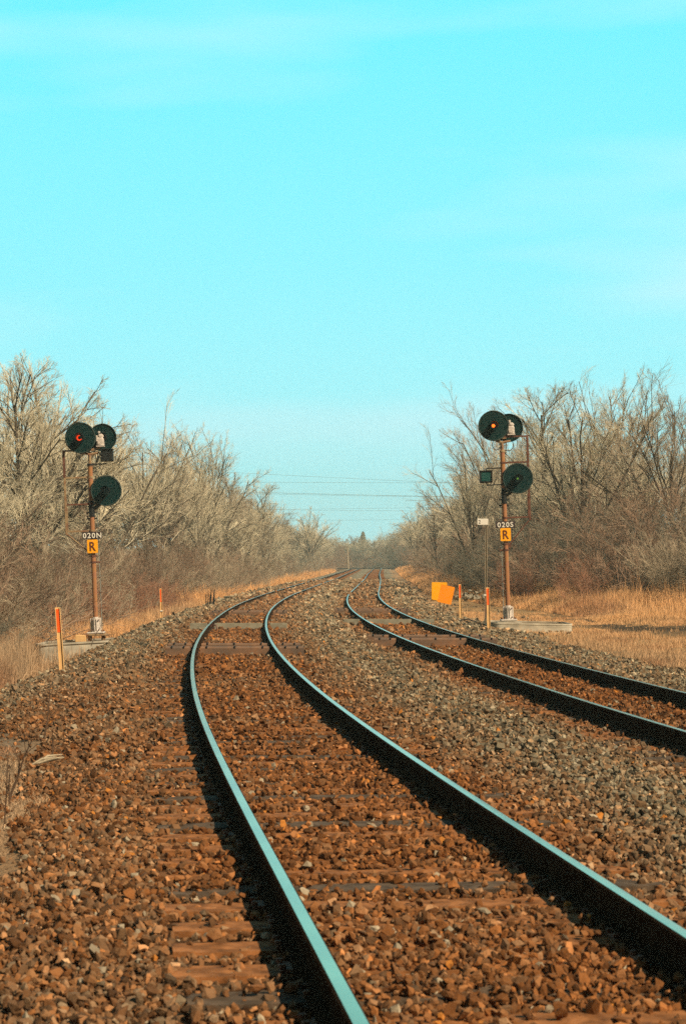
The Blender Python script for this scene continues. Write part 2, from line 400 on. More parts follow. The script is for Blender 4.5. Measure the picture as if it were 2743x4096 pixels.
# ------------------------------------------------------------------ detector beams
def beam(u0,Y,h,flat,lab,grp=None,z=None):
    zb=float(ZB(Y)); X=float(XC(Y))+u0
    t=thing('track_crossing_beam',lab,'track beam',(X,Y,zb-.20),0,grp,up=False)
    m=M['beamg'] if flat else M['beam']
    for nm,a,b in(('outer_plate',-1.33,-.86),('centre_plate',-.66,.66),('outer_plate',.86,1.33)):
        c=(a+b)/2; w=b-a; mb=MB()
        if flat: mb.box((c,0,h/2),(w,.03,h),bev=.004); mb.box((c,.09,.04),(w,.16,.03),bev=.004)
        else:
            # folded hood profile with rounded top
            pr=[(-.05,0),(-.05,h-.03),(-.035,h-.008),(-.01,h),(.10,h),(.13,h-.012),(.14,h-.03),(.14,.02)]
            V=[(x,y,zz) for x in(a,b) for (y,zz) in pr]; n=len(pr)
            Q=[[i,i+1,n+i+1,n+i] for i in range(n-1)]
            mb.add(V,Q); mb.box((a+.004,.045,h/2-.01),(.008,.17,h-.06)); mb.box((b-.004,.045,h/2-.01),(.008,.17,h-.06))
        mb.obj(nm,m,t)
        if not flat:
            cl=MB()
            for q in np.linspace(a+.12,b-.12,2 if w<1 else 3): cl.box((q,.045,h+.004),(.028,.20,.012),bev=.003); cl.box((q,-.054,h-.014),(.028,.010,.03))
            cl.obj('clamp',M['dark'],t)
    mb=MB()
    for s in(-.76,.76): mb.box((s,.03,.03),(.16,.2,.03),bev=.004)
    mb.obj('rail_bracket',M['rustdark'],t)
    return t
beam(0,38.0,.18,False,'nearest brown steel beam across the left track, rounded top with dark clamps')
beam(0,39.7,.18,False,'brown steel beam just behind the nearest beam of the left track')
beam(0,54,.185,True,'flat grey plate beam in the middle of the left track, wired to its left rail')
beam(0,67.5,.185,False,'farther front dark brown beam on left track, beyond its flat grey plate')
beam(0,69.4,.185,False,'farthest beam of the left track, its clamps showing over the one in front')
beam(RS,42.6,.18,False,'nearest brown steel beam across the right track, front of its pair')
beam(RS,44.7,.18,False,'second nearest brown beam across the right track, back of its pair')
beam(RS,58,.185,True,'flat grey plate beam in the middle of the right track')
beam(RS,70,.185,False,'farther front brown beam on the right track, beyond its flat grey plate')
beam(RS,72.3,.185,False,'farthest beam of the right track, top edge showing over the one in front')
# cable hook on left rail
x,y,z=float(XC(52))-G,52.,float(ZB(52))
w=MB().tube([(x+.05,y,z-.05),(x+.12,y,z-.0),(x+.2,y-.1,z-.02),(x+.26,y-.2,z-.2)],.018,6)
w.obj('bonding_cable',M['rustdark'],label='short rusty cable hooked down beside left rail at the grey plate',cat='cable')
a=P(712,2484,70); b=P(806,2470,72)
MB().tube([(a[0],a[1],a[2]-.12),a,b],.012,5).obj('metal_rod',M['wood'],label='thin bent pale rod lying over left ballast shoulder near left track',cat='rod')

# ------------------------------------------------------------------ signals
def disc(parent,c,r,lens,hood=True,back=False,lr=.034):
    """round backboard with rim; faces -y (toward the camera) or +y when back"""
    s=1 if not back else -1
    t=MB(); 
    t.lathe(c,[(0.0,0.001),(0.0,r*.93),(-.006*s,r*.945),(-.012*s,r*.985),(0.0,r),(.045*s,r),(.045*s,r*.96),(.012*s,r*.93),(.012*s,.001)],m=48)
    o=t.obj('backboard',M['teal'],parent,smooth=True); smooth_edges(o,.5)
    rr=MB(); a=np.linspace(0,2*math.pi,49)
    rr.tube([(c[0]+r*.955*math.cos(q),c[1]-.010*s,c[2]+r*.955*math.sin(q)) for q in a],.009,6,False)
    rr.obj('rim',M['rim'],o,smooth=True)
    if hood:
        h=MB(); m=28; L=.34; R=.125
        # visor: open-bottomed tube, thin walls
        for Rr,sg in((R,1),(R-.008,-1)):
            V=[];n=m
            for yy in(-.004,-L):
                for q in np.linspace(-math.radians(38),math.radians(218),n): V.append((c[0]+Rr*math.cos(q),c[1]+yy,c[2]+Rr*math.sin(q)))
            h.add(V,[[i,i+1,n+i+1,n+i] for i in range(n-1)])
        h.obj('visor',M['dark'],o,smooth=True)
        MB().lathe((c[0],c[1],c[2]),[(-.015,.001),(-.015,.118),(-.003,.12)],m=28).obj('lens_glass',M['glass'] if not back else M['dark'],o)
        if lens=='ring':
            pts=[(c[0]-.02+.068*math.cos(q),c[1]-.05,c[2]+.0+.068*math.sin(q)) for q in np.linspace(math.radians(75),math.radians(335),26)]
            w=.020*np.sin(np.linspace(.25,math.pi-.25,26))+.003
            MB().tube(pts,w,8).obj('red_lamp_ring',M['red2'],o)
        elif lens:
            MB().lathe((c[0]-.01,c[1]-.05,c[2]-.005),[(0,.001),(0,lr)],m=20).obj('lamp',M[lens],o)
    return o
def housing(parent,c):
    mb=MB(); mb.box((c[0],c[1],c[2]-.10),(.22,.20,.24),bev=.045); mb.box((c[0]+.02,c[1],c[2]+.05),(.17,.16,.14),bev=.05); mb.box((c[0]-.03,c[1],c[2]+.15),(.075,.075,.10),bev=.02); mb.lathe((c[0],c[1],c[2]-.22),[(0,.001),(0,.12),(.03,.125),(.05,.001)],axis='z',m=20)
    o=mb.obj('lamp_housing',M['silver'],parent,smooth=True); smooth_edges(o,.7)
    MB().box((c[0],c[1],c[2]-.25),(.24,.24,.035),bev=.008).box((c[0]-.09,c[1]-.08,c[2]-.02),(.05,.05,.18),bev=.01).obj('housing_base',M['silver'],o)
    return o
def cable(parent,pts,r=.011,m='rubber'):
    p=np.array(pts,float); t=np.linspace(0,len(p)-1,len(p)*6); 
    q=np.stack([np.interp(t,np.arange(len(p)),p[:,i]) for i in range(3)],1)
    for _ in range(3): q[1:-1]=(q[:-2]+q[1:-1]*2+q[2:])/4
    return MB().tube(q,r,6).obj('cable',M[m],parent,smooth=True)
def signal(p,side,code,lab,top_z,upper,back_,lower,poletop,box,frame_z,frame_x,diag,Lz,Rz,lamp_top,lamp_low,fm,baseh):
    t=thing('railway_signal',lab,'railway signal',p)
    pr=.072
    po=MB(); po.lathe((0,0,0),[(baseh-.02,pr),(poletop,pr),(poletop,.001)],axis='z',m=20)
    o=po.obj('mast',M['rustpole'],t,smooth=True); smooth_edges(o,.6)
    # base casting, split octagonal socket on flange
    b=MB()
    b.lathe((0,0,0),[(.05,.15),(.08,.14),(baseh-.03,.125),(baseh-.03,.085),(baseh,.085),(baseh,.06)],axis='z',m=8)
    for s in(-1,1):
        b.box((s*.135,-.02,baseh/2+.02),(.05,.06,baseh-.12),bev=.01)
        b.box((s*.03,-.135,baseh/2+.02),(.02,.04,baseh-.14),bev=.005)
    base=b.obj('base_casting',M['silver'],t)
    MB().box((0,0,.025),(.50,.44,.05),bev=.015).obj('base_flange',M['silver'],base)
    bo=MB()
    for s in(-1,1):
        for zz in(.11,baseh-.09): bo.tube([(s*.10,-.10,zz),(s*.10,-.165,zz)],.018,6)
        for q in(-1,1): bo.tube([(s*.2,q*.17,.05),(s*.2,q*.17,.10)],.017,6)
    bo.obj('bolts',M['rustdark'],base)
    # pole-top bracket
    k=MB(); k.lathe((0,0,poletop),[(-.05,.082),(.0,.082),(.02,.06),(.06,.05)],axis='z',m=16)
    k.tube([(-.20,-.05,top_z-.42),(0,0,top_z-.48),(.26,.0,top_z-.44)],[.03,.045,.03],8)
    k.tube([(0,0,poletop),(0,0,top_z-.44)],.045,8)
    k.box((.02,-.02,top_z-.36),(.22,.10,.04),bev=.01)
    k.tube([(upper[0]+.02,.06,upper[1]-.36),(.3,.06,top_z-.3)],.022,8)
    k.obj('head_bracket',M['paleiron'],t)
    # heads
    disc(t,(upper[0],-.16,upper[1]),upper[2],lamp_top,lr=.050)
    hb=MB(); hb.tube([(upper[0],-.145,upper[1]),(upper[0]+.05,.02,upper[1])],.11,16); hb.tube([(upper[0]+.05,0,upper[1]-.1),(0,0,top_z-.42)],.03,8); hb.obj('head_case',M['dark'],t,smooth=True)
    d2=disc(t,(back_[0],.34,back_[1]),back_[2],None,True,True)
    bb=MB(); 
    for q in(-.21,.21): bb.box((back_[0]+.05,.315,back_[1]+q*.75),(.13,.02,.018))
    bb.obj('slot_bars',M['rim'],d2)
    housing(t,((upper[0]+upper[2]+.10 if side<0 else upper[0]+upper[2]+.07),.05,top_z+.0))
    disc(t,(lower[0],-.14,lower[1]),lower[2],lamp_low,lr=.030)
    lb=MB(); lb.tube([(lower[0],-.125,lower[1]),(lower[0],.04,lower[1])],.11,16)
    lb.box((lower[0]*.55,-.02,lower[1]-.36),(.42,.09,.09),bev=.01)
    lb.tube([(0,0,lower[1]-.55),(lower[0]*.6,-.03,lower[1]-.38),(lower[0],-.03,lower[1]-.2)],[.05,.05,.05],8)
    lb.lathe((0,0,lower[1]-.58),[(-.16,.078),(-.16,.10),(-.13,.10),(-.13,.082),(.12,.082),(.12,.12),(.15,.12),(.15,.08),(.3,.078)],axis='z',m=16)
    lb.box((0,-.0,lower[1]-.62),(.32,.03,.04)).box((0,0,lower[1]-.80),(.30,.03,.04))
    lb.obj('lower_bracket',M['dark'],t)
    # small box lamp
    bx,bz,bw,bh,facing=box
    yb=-.05
    B=MB().box((bx,yb,bz),(bw,.20,bh),bev=.02)
    if facing: B.box((bx,yb-.11,bz+bh/2-.01),(bw+.03,.06,.03)).box((bx-bw/2+.01,yb-.11,bz),(.02,.06,bh)).box((bx+bw/2-.01,yb-.11,bz),(.02,.06,bh))
    else: B.box((bx,yb-.02,bz+bh/2+.02),(bw+.03,.26,.03),bev=.008)
    B=B.obj('box_lamp',M['dark'],t)
    if facing: MB().box((bx,yb-.104,bz),(bw*.76,.012,bh*.76),bev=.004).obj('lamp_window',M['glass'],B)
    sgn=1 if bx>0 else -1
    br=MB()
    for zz in((bz+bh/2+.07,bz-bh/2-.07) if facing else (bz-bh/2-.06,)):
        br.tube([(0,0,zz),(bx*.95,0,zz),(bx*.97,0,bz+(bh/2 if zz>bz else -bh/2))],.018,8)
    br.lathe((0,0,bz-bh/2-.1),[(0,.08),(0,.09),(.06,.09),(.06,.08)],axis='z',m=14)
    br.obj('lamp_arm',M['dark'],t)
    # guard frame
    fx=frame_x*side
    upm,lowm=fm
    zt,zb=frame_z[0],frame_z[-1]
    MB().box((fx,0,(zt+frame_z[1])/2),(.07,.05,zt-frame_z[1]),bev=.004).obj('frame_upright',M[upm],t)
    MB().box((fx-.004*side,0,(frame_z[1]+zb)/2-.05),(.062,.05,frame_z[1]-zb+.1),bev=.004).box((fx-.05*side,0,zb+.35),(.02,.05,.7)).obj('frame_upright',M[lowm],t)
    for i,zz in enumerate(frame_z):
        mm=upm if (i in(0,) or (i==2 and side<0)) else lowm
        x0=0 if i else upper[0]*(.6 if side<0 else -.2)
        R=MB().box(((fx+x0)/2,.0,zz),(abs(fx-x0)+.07,.035,.05),bev=.004); R.lathe((0,0,zz-.03),[(0,.074),(0,.084),(.06,.084),(.06,.074)],axis='z',m=14) if i else None
        R.obj('frame_rung',M[mm],t)
    d=MB().tube([(fx,0,zb-.06),(side*.07,0,diag)],.022,6).box((side*.10,-.01,diag+.01),(.12,.05,.1))
    d.obj('frame_brace',M['paleiron' if side<0 else 'rustdark'],t)
    # number plate
    n=MB().box((0,-.10,Lz),(.585,.012,.205),bev=.003).obj('number_plate',M['plate_d'],t)
    lettering(code,.158,.006,M['white'],n,(0,-.114,Lz),off=.020,sx=1.0)
    ra=MB()
    w,h=.315,.395; c=.03
    # rounded plate
    pts=[]
    for cx,cz,a0 in((w/2-c,h/2-c,0),(-w/2+c,h/2-c,90),(-w/2+c,-h/2+c,180),(w/2-c,-h/2+c,270)):
        for q in np.linspace(a0,a0+90,5): pts.append((cx+c*math.cos(math.radians(q)),cz+c*math.sin(math.radians(q))))
    N=len(pts); V=[(x,-.118,Rz+z) for x,z in pts]+[(x,-.110,Rz+z) for x,z in pts]+[(0,-.118,Rz),(0,-.110,Rz)]
    ra.add(V,[[i,(i+1)%N,N+(i+1)%N,N+i] for i in range(N)],[[i,2*N,(i+1)%N] for i in range(N)]+[[N+i,N+(i+1)%N,2*N+1] for i in range(N)])
    ra=ra.obj('marker_plate',M['amber'],t)
    lettering('R',.265,.004,M['brownletter'],ra,(0.005,-.124,Rz),off=.012,sx=.85)
    bz_=MB()
    for q in(-.17,.17): bz_.tube([(0,-.117,Rz+q),(0,-.125,Rz+q)],.008,8)
    bz_.obj('rivets',M['silver'],ra)
    for zz in(Rz-.31,Rz-.49):
        cl=MB(); cl.lathe((0,0,zz),[(0,.074),(0,.088),(.05,.088),(.05,.074)],axis='z',m=14); cl.box((0,-.02,zz+.025),(.26,.03,.035),bev=.004)
        if zz<Rz-.4: cl.box((-side*.14,0,zz+.02),(.12,.05,.05),bev=.006)
        cl.obj('pole_clamp',M['rustdark'],t)
    # conduit with clips
    cs=.17 if side<0 else -.13
    cable(t,[(cs*.9,0,lower[1]-.5),(cs,0,3.2),(cs*1.02,0,2.),(cs*1.05,.0,.9),(cs*1.1,-.02,.08)],.009,'wire')
    kk=MB()
    for zz in(1.65,1.2,.75,3.1): MB().box((cs*.76,0,zz),(abs(cs)*.62,.02,.02)).box((cs*1.03,0,zz),(.035,.035,.035),bev=.006).obj('conduit_clip',M['rustdark'],t)
    u=upper
    cable(t,[(u[0]-.02,-.08,u[1]-.42),(u[0]-.06,-.08,u[1]-.62),(u[0]+.03,-.06,u[1]-.75),(u[0]+.18,-.03,u[1]-.70),(-.02,0,u[1]-.58)])
    if side>0: cable(t,[(.33,.1,top_z-.42),(.36,.1,top_z-.62),(.25,.08,top_z-.74),(.08,.02,top_z-.72)])
    else:
        cable(t,[(lower[0]-.1,0,lower[1]-.46),(lower[0]+.15,0,lower[1]-.6),(lower[0]+.19,0,lower[1]-.62),(lower[0]+.08,0,lower[1]-.42)])
        cable(t,[(-.02,0,4.58),(-.24,0,4.35),(-.26,0,4.15),(-.06,0,3.75)],.009)
    return t
signal(P(386,2534,58),-1,'020N','rusty signal mast numbered 020N standing left of the tracks, red lamp ring at top',5.76,(-.235,5.77,.457),(.36,5.79,.41),(.46,4.19,.455),
       4.97,(.52,5.22,.36,.34,False),(5.41,4.61,3.82,3.03),.766,2.36,2.89,2.57,'ring',None,('rustdark','paleiron'),.49)
signal(P(2032.5,2483,60),1,'020S','rusty signal mast numbered 020S standing right of the tracks, orange lamp lit at top',5.92,(-.25,5.95,.465),(.25,5.90,.435),(.43,4.32,.465),
       5.19,(-.535,4.41,.38,.37,True),(5.61,4.82,3.14),.77,2.27,2.93,2.63,'red','green',('rustdark','rustdark'),.47)

# foundations
def trough(name,lab,p,w,d,h,slant,wave):
    t=thing(name,lab,'signal foundation',p,up=False)
    pts=[];c=.35
    for cx,cy,a0 in((w/2-c,-d/2+c,270),(w/2-c,d/2-c,0),(-w/2+c,d/2-c,90),(-w/2+c,-d/2+c,180)):
        for q in np.linspace(a0,a0+90,8): pts.append((cx+c*math.cos(math.radians(q)),cy+c*math.sin(math.radians(q))))
    pts=np.array(pts); N=len(pts); rows=[]
    prof_=[(0,-h),(0.03,-h*.72),(0,-h*.5),(.03,-h*.3),(0,-.1),(0.0,-.06),(.035,-.05),(.035,0),(-.03,0),(-.03,-.05),(-.01,-.06),(-.01,-h)]
    for (o,zz) in prof_:
        l=np.linalg.norm(pts,axis=1)[:,None]; q=pts+pts/l*o*wave
        rows.append(np.column_stack([q,zz+slant*pts[:,0]*(1 if zz>-h*.2 else 1)]))
    V=np.concatenate(rows); k=len(prof_)
    Q=[[i*N+j,i*N+(j+1)%N,(i+1)*N+(j+1)%N,(i+1)*N+j] for i in range(k-1) for j in range(N)]
    o=MB().add(V,Q).obj('retaining_wall',M['galv'],t,smooth=True); smooth_edges(o,.7)
    return t
q=P(300,2566,57.3)
t=trough('signal_foundation','weathered galvanised retaining box sunk in the bank under the left signal',(q[0]+.15,q[1]+.2,q[2]+.02),2.3,2.6,.75,.055,1)
b=P(386,2534,58)
loc=lambda x,y,z:(x-q[0]-.15,y-q[1]-.2,z-q[2]-.02)
f=MB(); f.box(loc(b[0],b[1]+.05,b[2]-.035),(.62,.6,.05),bev=.01)
for s in(-.2,.2): f.box(loc(b[0]+s,b[1]-.1,b[2]-.22),(.07,.07,.33)); f.box(loc(b[0]+s,b[1]+.3,b[2]-.22),(.07,.07,.33))
f.box(loc(b[0],b[1],b[2]-.50),(.5,.5,.25))
f.obj('support_frame',M['paleiron'],t)
MB().box(loc(b[0]-.42,b[1]-.2,b[2]-.14),(.30,.35,.20),bev=.01).obj('junction_box',M['stake'],t)
q=P(2140,2492,60.2)
t=trough('signal_foundation','low pale concrete rimmed box beside the right signal base',(q[0]-.25,q[1],q[2]+.03),2.5,2.6,.30,-.02,.5)
MB().box((-.58,-.2,-.02),(.75,.7,.06),bev=.015).obj('base_slab',M['conc'],t)

# ------------------------------------------------------------------ stakes, signs
def stake(pb,ptop,Y,h,w,lab,frac=.42,inset=True,grp=None,band=False,topgap=.03):
    b=P(pb[0],pb[1],Y); le=math.atan2((ptop[0]-pb[0]),(pb[1]-ptop[1]))
    t=thing('marker_stake',lab,'marker stake',(b[0],b[1],b[2]),rz=0,up=False,lean=le,group=grp)
    d=w*.42; H=(pb[1]-ptop[1])*Y/F
    m=MB().box((0,0,H/2-.15),(w,.012,H+.3),bev=.003)
    for s in(-1,1): m.box((s*(w/2-.006),-.014,H/2-.15),(.012,.03,H+.3),bev=.003)
    m.obj('stake_body',M['stake'],t)
    tw=w*(.70 if inset else .92)
    MB().box((0,-.0095,H-topgap-H*frac/2),(tw,.004,H*frac),bev=.0).obj('reflective_panel',M['reflector'],t)
    if band: MB().box((0,-.02,H*.31),(w*1.15,.05,.045),bev=.01).obj('white_band',M['white'],t)
    return t
stake((250,2695),(231.5,2429),36,1.2,.095,'nearest cream stake with long red orange top, on ballast edge at far left',.35)
stake((647.5,2484),(643.5,2354),73,1.2,.085,'small cream stake with white band in dry grass beyond left signal',.39,band=True)
stake((1954,2517),(1949,2350),57,1.2,.10,'cream stake with bright orange panel right in front of the numbered 2 signpost',.39)
stake((1842,2479),(1838,2337),67,1.2,.095,'cream stake with faded orange panel standing next to the two orange square flags',.36)
b=P(1939,2484,59.5)
t=thing('numbered_signpost','tall thin grey post carrying small white plate reading 2, left of the right signal','signpost',b,up=False,lean=.010)
m=MB()
for s in(-1,1): m.box((s*.028+.012,0,1.42),(.014,.045,3.0),bev=.003)
m.box((.012,.02,1.42),(.06,.006,3.0)); m.obj('channel_post',M['post'],t)
MB().box((0.005,0,.78),(.10,.06,.05),bev=.008).obj('post_collar',M['white'],t)
pl=MB().box((-.105,-.035,3.0),(.325,.008,.185),bev=.003).obj('sign_plate',M['white'],t)
lettering('2',.105,.003,M['plate_d'],pl,(-.20,-.042,3.0),off=.004,sx=1.0)
MB().tube([(-.0,0.0,0.1),(.0,0,1.0)],.02,6).obj('rusty_lower_post',M['rustdark'],t)
def flag(lab,c,Y,w,h,ang,m,foot):
    ft=P(*foot,Y); cc=P(*c,Y)
    t=thing('square_flag',lab,'flag sign',ft,up=False)
    dx,dz=cc[0]-ft[0],cc[2]-ft[2]
    R=Matrix.Rotation(ang,3,'Y')
    pts=[];r=.02
    for cx,cz,a0 in((w/2-r,h/2-r,0),(-w/2+r,h/2-r,90),(-w/2+r,-h/2+r,180),(w/2-r,-h/2+r,270)):
        for q in np.linspace(a0,a0+90,4): pts.append((cx+r*math.cos(math.radians(q)),cz+r*math.sin(math.radians(q))))
    N=len(pts); V=[tuple(R@Vector((x,yy,z))+Vector((dx,0,dz))) for yy in(-.004,.004) for x,z in pts]
    V+=[(dx,-.004,dz),(dx,.004,dz)]
    V=[(v[0],v[1]-.02,v[2]) for v in V]
    MB().add(V,[[i,(i+1)%N,N+(i+1)%N,N+i] for i in range(N)],[[i,2*N,(i+1)%N] for i in range(N)]+[[N+i,N+(i+1)%N,2*N+1] for i in range(N)]).obj('flag_panel',m,t)
    top=R@Vector((0,0,h/2*.9))
    MB().tube([(0,0,-.15),(0.0,0,.0),(dx*.45,0,dz*.42),(dx+top[0],0.0,dz+top[2])],.016,6).obj('wire_leg',M['weed'],t)
    return t
flag('yellow orange square flag partly hidden behind another, beside right track',(1756,2366),70.4,.545,.66,.02,M['amber2'],(1760,2478))
flag('deeper orange tilted square flag in front of the yellow orange one',(1783,2378),70,.50,.64,math.radians(13),M['orange'],(1763,2478))
# hose + thin dark tubes laid across the tracks
a=P(1845,2487,62)
MB().tube([(a[0]-.1,a[1],a[2]+.0),(a[0],a[1],a[2]+.05),(a[0]+.2,a[1],a[2]+.09),(a[0]+.36,a[1],a[2]+.03),(a[0]+.5,a[1],a[2]-.02)],.022,6).obj('black_hose',M['rubber'],label='looped black hose on gravel between the right hand stakes',cat='hose')
for Y,lab in((146,'dark line lying across both tracks far ahead, nearer of two'),(183,'dark line lying across both tracks far ahead, farther of two')):
    us_=np.linspace(-2.5,8,40)
    MB().tube([(float(XC(Y))+u_,Y+.6*math.sin(u_*.8),float(ZG(u_,Y))+.03) for u_ in us_],.05,5).obj('ground_line',M['rubber'],label=lab,cat='cable')
# dark strips added for the shaded ballast edge on the crest
t=thing('crest_shade_strips','low dark strips standing in for the shaded ballast edge at the far crest','shade strip',(float(XC(405))+2.2,405,float(ZB(405))-.02),up=False)
m=MB()
for i in range(4): m.box((-4.6+i*3.1,0,-.05+.02*(i%2)),(2.9,.5,.22),bev=.02)
m.obj('shade_strip',M['rubber'],t)
# wire things
for i,(Y,yl,yr,sag) in enumerate(((190,1893,1930,1.2),(192,1930,1931,1.2),(210,1976,1988,1.6),(212,1970,1986,1.6),(235,2041,2030,1.2),(236,2040,2044,1.2),(260,2083,2078,1.)) ):
    z0=P(0,yl,Y)[2];z1=P(0,yr,Y)[2]; x0,x1=P(950,0,Y)[0],P(1750,0,Y)[0]
    k=(z1-z0)/(x1-x0); xs=np.linspace(-70,80,60)
    zs=z0+(xs-x0)*k+sag*(((xs-5)/75)**2)
    MB().tube(np.column_stack([xs,np.full(60,float(Y)),zs]),.010 if i!=3 else .017,4).obj('power_line',M['wire'],label='thin overhead power line crossing above the tracks, %s from the top'%['first','second','third','fourth','fifth','sixth','lowest'][i],cat='power line')

# ------------------------------------------------------------------ vegetation
def tubes_np(Pn,R,m):
    n,k,_=Pn.shape
    d=Pn[:,-1]-Pn[:,0]; d/=np.linalg.norm(d,axis=1)[:,None]+1e-9
    ref=np.where(np.abs(d[:,2:3])>.8,np.array([[1.,0,0]]),np.array([[0,0,1.]]))
    a=np.cross(d,ref); a/=np.linalg.norm(a,axis=1)[:,None]+1e-9; b=np.cross(d,a)
    th=np.arange(m)*2*math.pi/m
    off=a[:,None]*np.cos(th)[None,:,None]+b[:,None]*np.sin(th)[None,:,None]
    V=Pn[:,:,None]+R[:,:,None,None]*off[:,None]
    I=np.arange(n*k*m).reshape(n,k,m); J=np.roll(I,-1,2)
    Q=np.stack([I[:,:-1],J[:,:-1],J[:,1:],I[:,1:]],-1).reshape(-1,4)
    return V.reshape(-1,3),Q
def path(r,base,d,L,k,wob,up):
    n=len(base); Pn=np.zeros((n,k+1,3)); Pn[:,0]=base; d=d.copy(); D=[d.copy()]
    for j in range(k):
        Pn[:,j+1]=Pn[:,j]+d*(L/k)[:,None]
        d=d+r.normal(0,wob,(n,3))+np.array([0,0,up]); d/=np.linalg.norm(d,axis=1)[:,None]; D.append(d.copy())
    return Pn,np.stack(D,1)
def children(r,Pn,D,L,R,c,t0,t1,ang,ratio,rr,jit=.3,gold=False):
    n,k1,_=Pn.shape; k=k1-1
    t=(np.arange(c)[None]+r.random((n,c)))/c*(t1-t0)+t0; t=t.ravel(); pi=np.repeat(np.arange(n),c)
    s=t*k; i=np.minimum(s.astype(int),k-1); f=(s-i)[:,None]
    base=Pn[pi,i]*(1-f)+Pn[pi,i+1]*f; pd=D[pi,i]
    rad=R[pi,i]*(1-f[:,0])+R[pi,i+1]*f[:,0]
    rv=r.normal(size=(len(pi),3))
    if gold: q_=np.arange(len(pi))*2.39996+r.normal(0,.25,len(pi)); rv=np.column_stack([np.cos(q_),np.sin(q_),0*q_])
    rv-=np.sum(rv*pd,1)[:,None]*pd; rv/=np.linalg.norm(rv,axis=1)[:,None]
    a=r.normal(ang,.15,len(pi))[:,None]
    d=pd*np.cos(a)+rv*np.sin(a)
    Lc=L[pi]*ratio*(1.15-.65*t)*r.lognormal(0,jit*.6,len(pi))
    return base,d,Lc,rad*rr
def tree_meshes(name,seed,H,form,twigm,thick=1.):
    r=np.random.default_rng(seed)
    f=dict(oak=dict(tr=.62,c=(15,8,5,5,3),a=(.62,.60,.55,.5,.45),q=(.80,.50,.50,.60,.95),up=(.035,.05,.06,.06,.04),w=(.05,.09,.10,.11,.12),t0=.35),
           vase=dict(tr=.45,c=(11,8,5,5,3),a=(.42,.45,.48,.48,.45),q=(1.25,.50,.48,.6,.95),up=(.01,.04,.06,.08,.06),w=(.05,.07,.09,.10,.10),t0=.2),
           slim=dict(tr=.92,c=(20,7,5,4,3),a=(.65,.55,.5,.5,.45),q=(.36,.55,.58,.7,.95),up=(.02,.08,.08,.08,.06),w=(.03,.07,.09,.10,.12),t0=.22))[form]
    base=np.array([[0,0,-.3]]); d=np.array([[.02*r.normal(),.02*r.normal(),1.]]); L=np.array([H*f['tr']])
    r0=H*.016*thick
    tv=MB(); cv=MB()
    Pn,D=path(r,base,d,L,8,f['w'][0],0); R=np.linspace(r0,r0*.45,9)[None]
    V,Qd=tubes_np(Pn,R,8); tv.add(V,Qd)
    ks=(6,4,3,2,1)
    for lv in range(5):
        rr=(.62,.6,.6,.7,.8)[lv]
        bs,dd,Lc,rad=children(r,Pn,D,L,R,f['c'][lv],f['t0'] if lv==0 else .15,1.0,f['a'][lv],f['q'][lv],rr,gold=(lv==0))
        if lv==0:
            dd[:,2]=np.abs(dd[:,2])*.8+.1; dd/=np.linalg.norm(dd,axis=1)[:,None]
        k=ks[lv]
        Pn,D=path(r,bs,dd,Lc,k,f['w'][min(lv+1,4)],f['up'][lv]); mn=(.03,.012,.0060,.0036,.0026)[lv]
        R=np.maximum(rad,mn)[:,None]*np.linspace(1,.45 if lv<3 else .7,k+1)[None]; R=np.maximum(R,mn*.8); L=Lc
        V,Qd=tubes_np(Pn,R,(6,4,3,3,3)[lv])
        (tv if lv<2 else cv).add(V,Qd)
    zt=np.percentile(np.concatenate(cv.V)[:,2],99.7)
    for q in(tv,cv): q.V=[v*(H/zt) for v in q.V]
    return tv.mesh('trunk',M['bark'],True),cv.mesh('crown',twigm,False)
def shrub_mesh(seed,H,m,stems=16,spread=.5,dens=1.):
    r=np.random.default_rng(seed); mb=MB(); n=stems
    base=np.column_stack([r.normal(0,.35,n),r.normal(0,.35,n),np.full(n,-.15)])
    az=r.random(n)*6.283; a=np.abs(r.normal(spread,.25,n))
    d=np.column_stack([np.sin(a)*np.cos(az),np.sin(a)*np.sin(az),np.cos(a)]); L=H*r.uniform(.65,1.1,n)
    Pn,D=path(r,base,d,L,7,.10,-.01); R=np.linspace(.017,.006,8)[None]*r.uniform(.6,1.2,(n,1))
    V,Qd=tubes_np(Pn,R,4); mb.add(V,Qd)
    for lv,(c,an,q,k,mn) in enumerate(((int(11*dens),.6,.38,4,.006),(7,.65,.48,2,.0040),(4,.6,.65,1,.0032))):
        bs,dd,Lc,rad=children(r,Pn,D,L,R,c,.12,1.,an,q,.6)
        Pn,D=path(r,bs,dd,Lc,k,.16,.03); R=np.maximum(rad,mn)[:,None]*np.linspace(1,.7,k+1)[None]; L=Lc
        V,Qd=tubes_np(Pn,R,3); mb.add(V,Qd)
    return mb.mesh('shrub',m)
TR={}
for nm,sd,form,tw,th in(('oak1',5,'oak','twig',.85),('oak2',6,'oak','twig',.75),('oak3',16,'oak','twig',.8),('vase1',7,'vase','twig',.62),('vase2',8,'vase','twig2',.6),('slim1',9,'slim','twig',.7),('slim2',10,'slim','twig2',.7)):
    TR[nm]=tree_meshes(nm,sd,10.,form,M[tw],th)
SH=[shrub_mesh(21,3.,M['shr1']),shrub_mesh(22,3.,M['shr2'],18,.6),shrub_mesh(23,3.,M['shr2'],14,.4),shrub_mesh(24,3.,M['twig3'],20,.6,1.2),shrub_mesh(25,3.,M['shr1'],14,.6)]
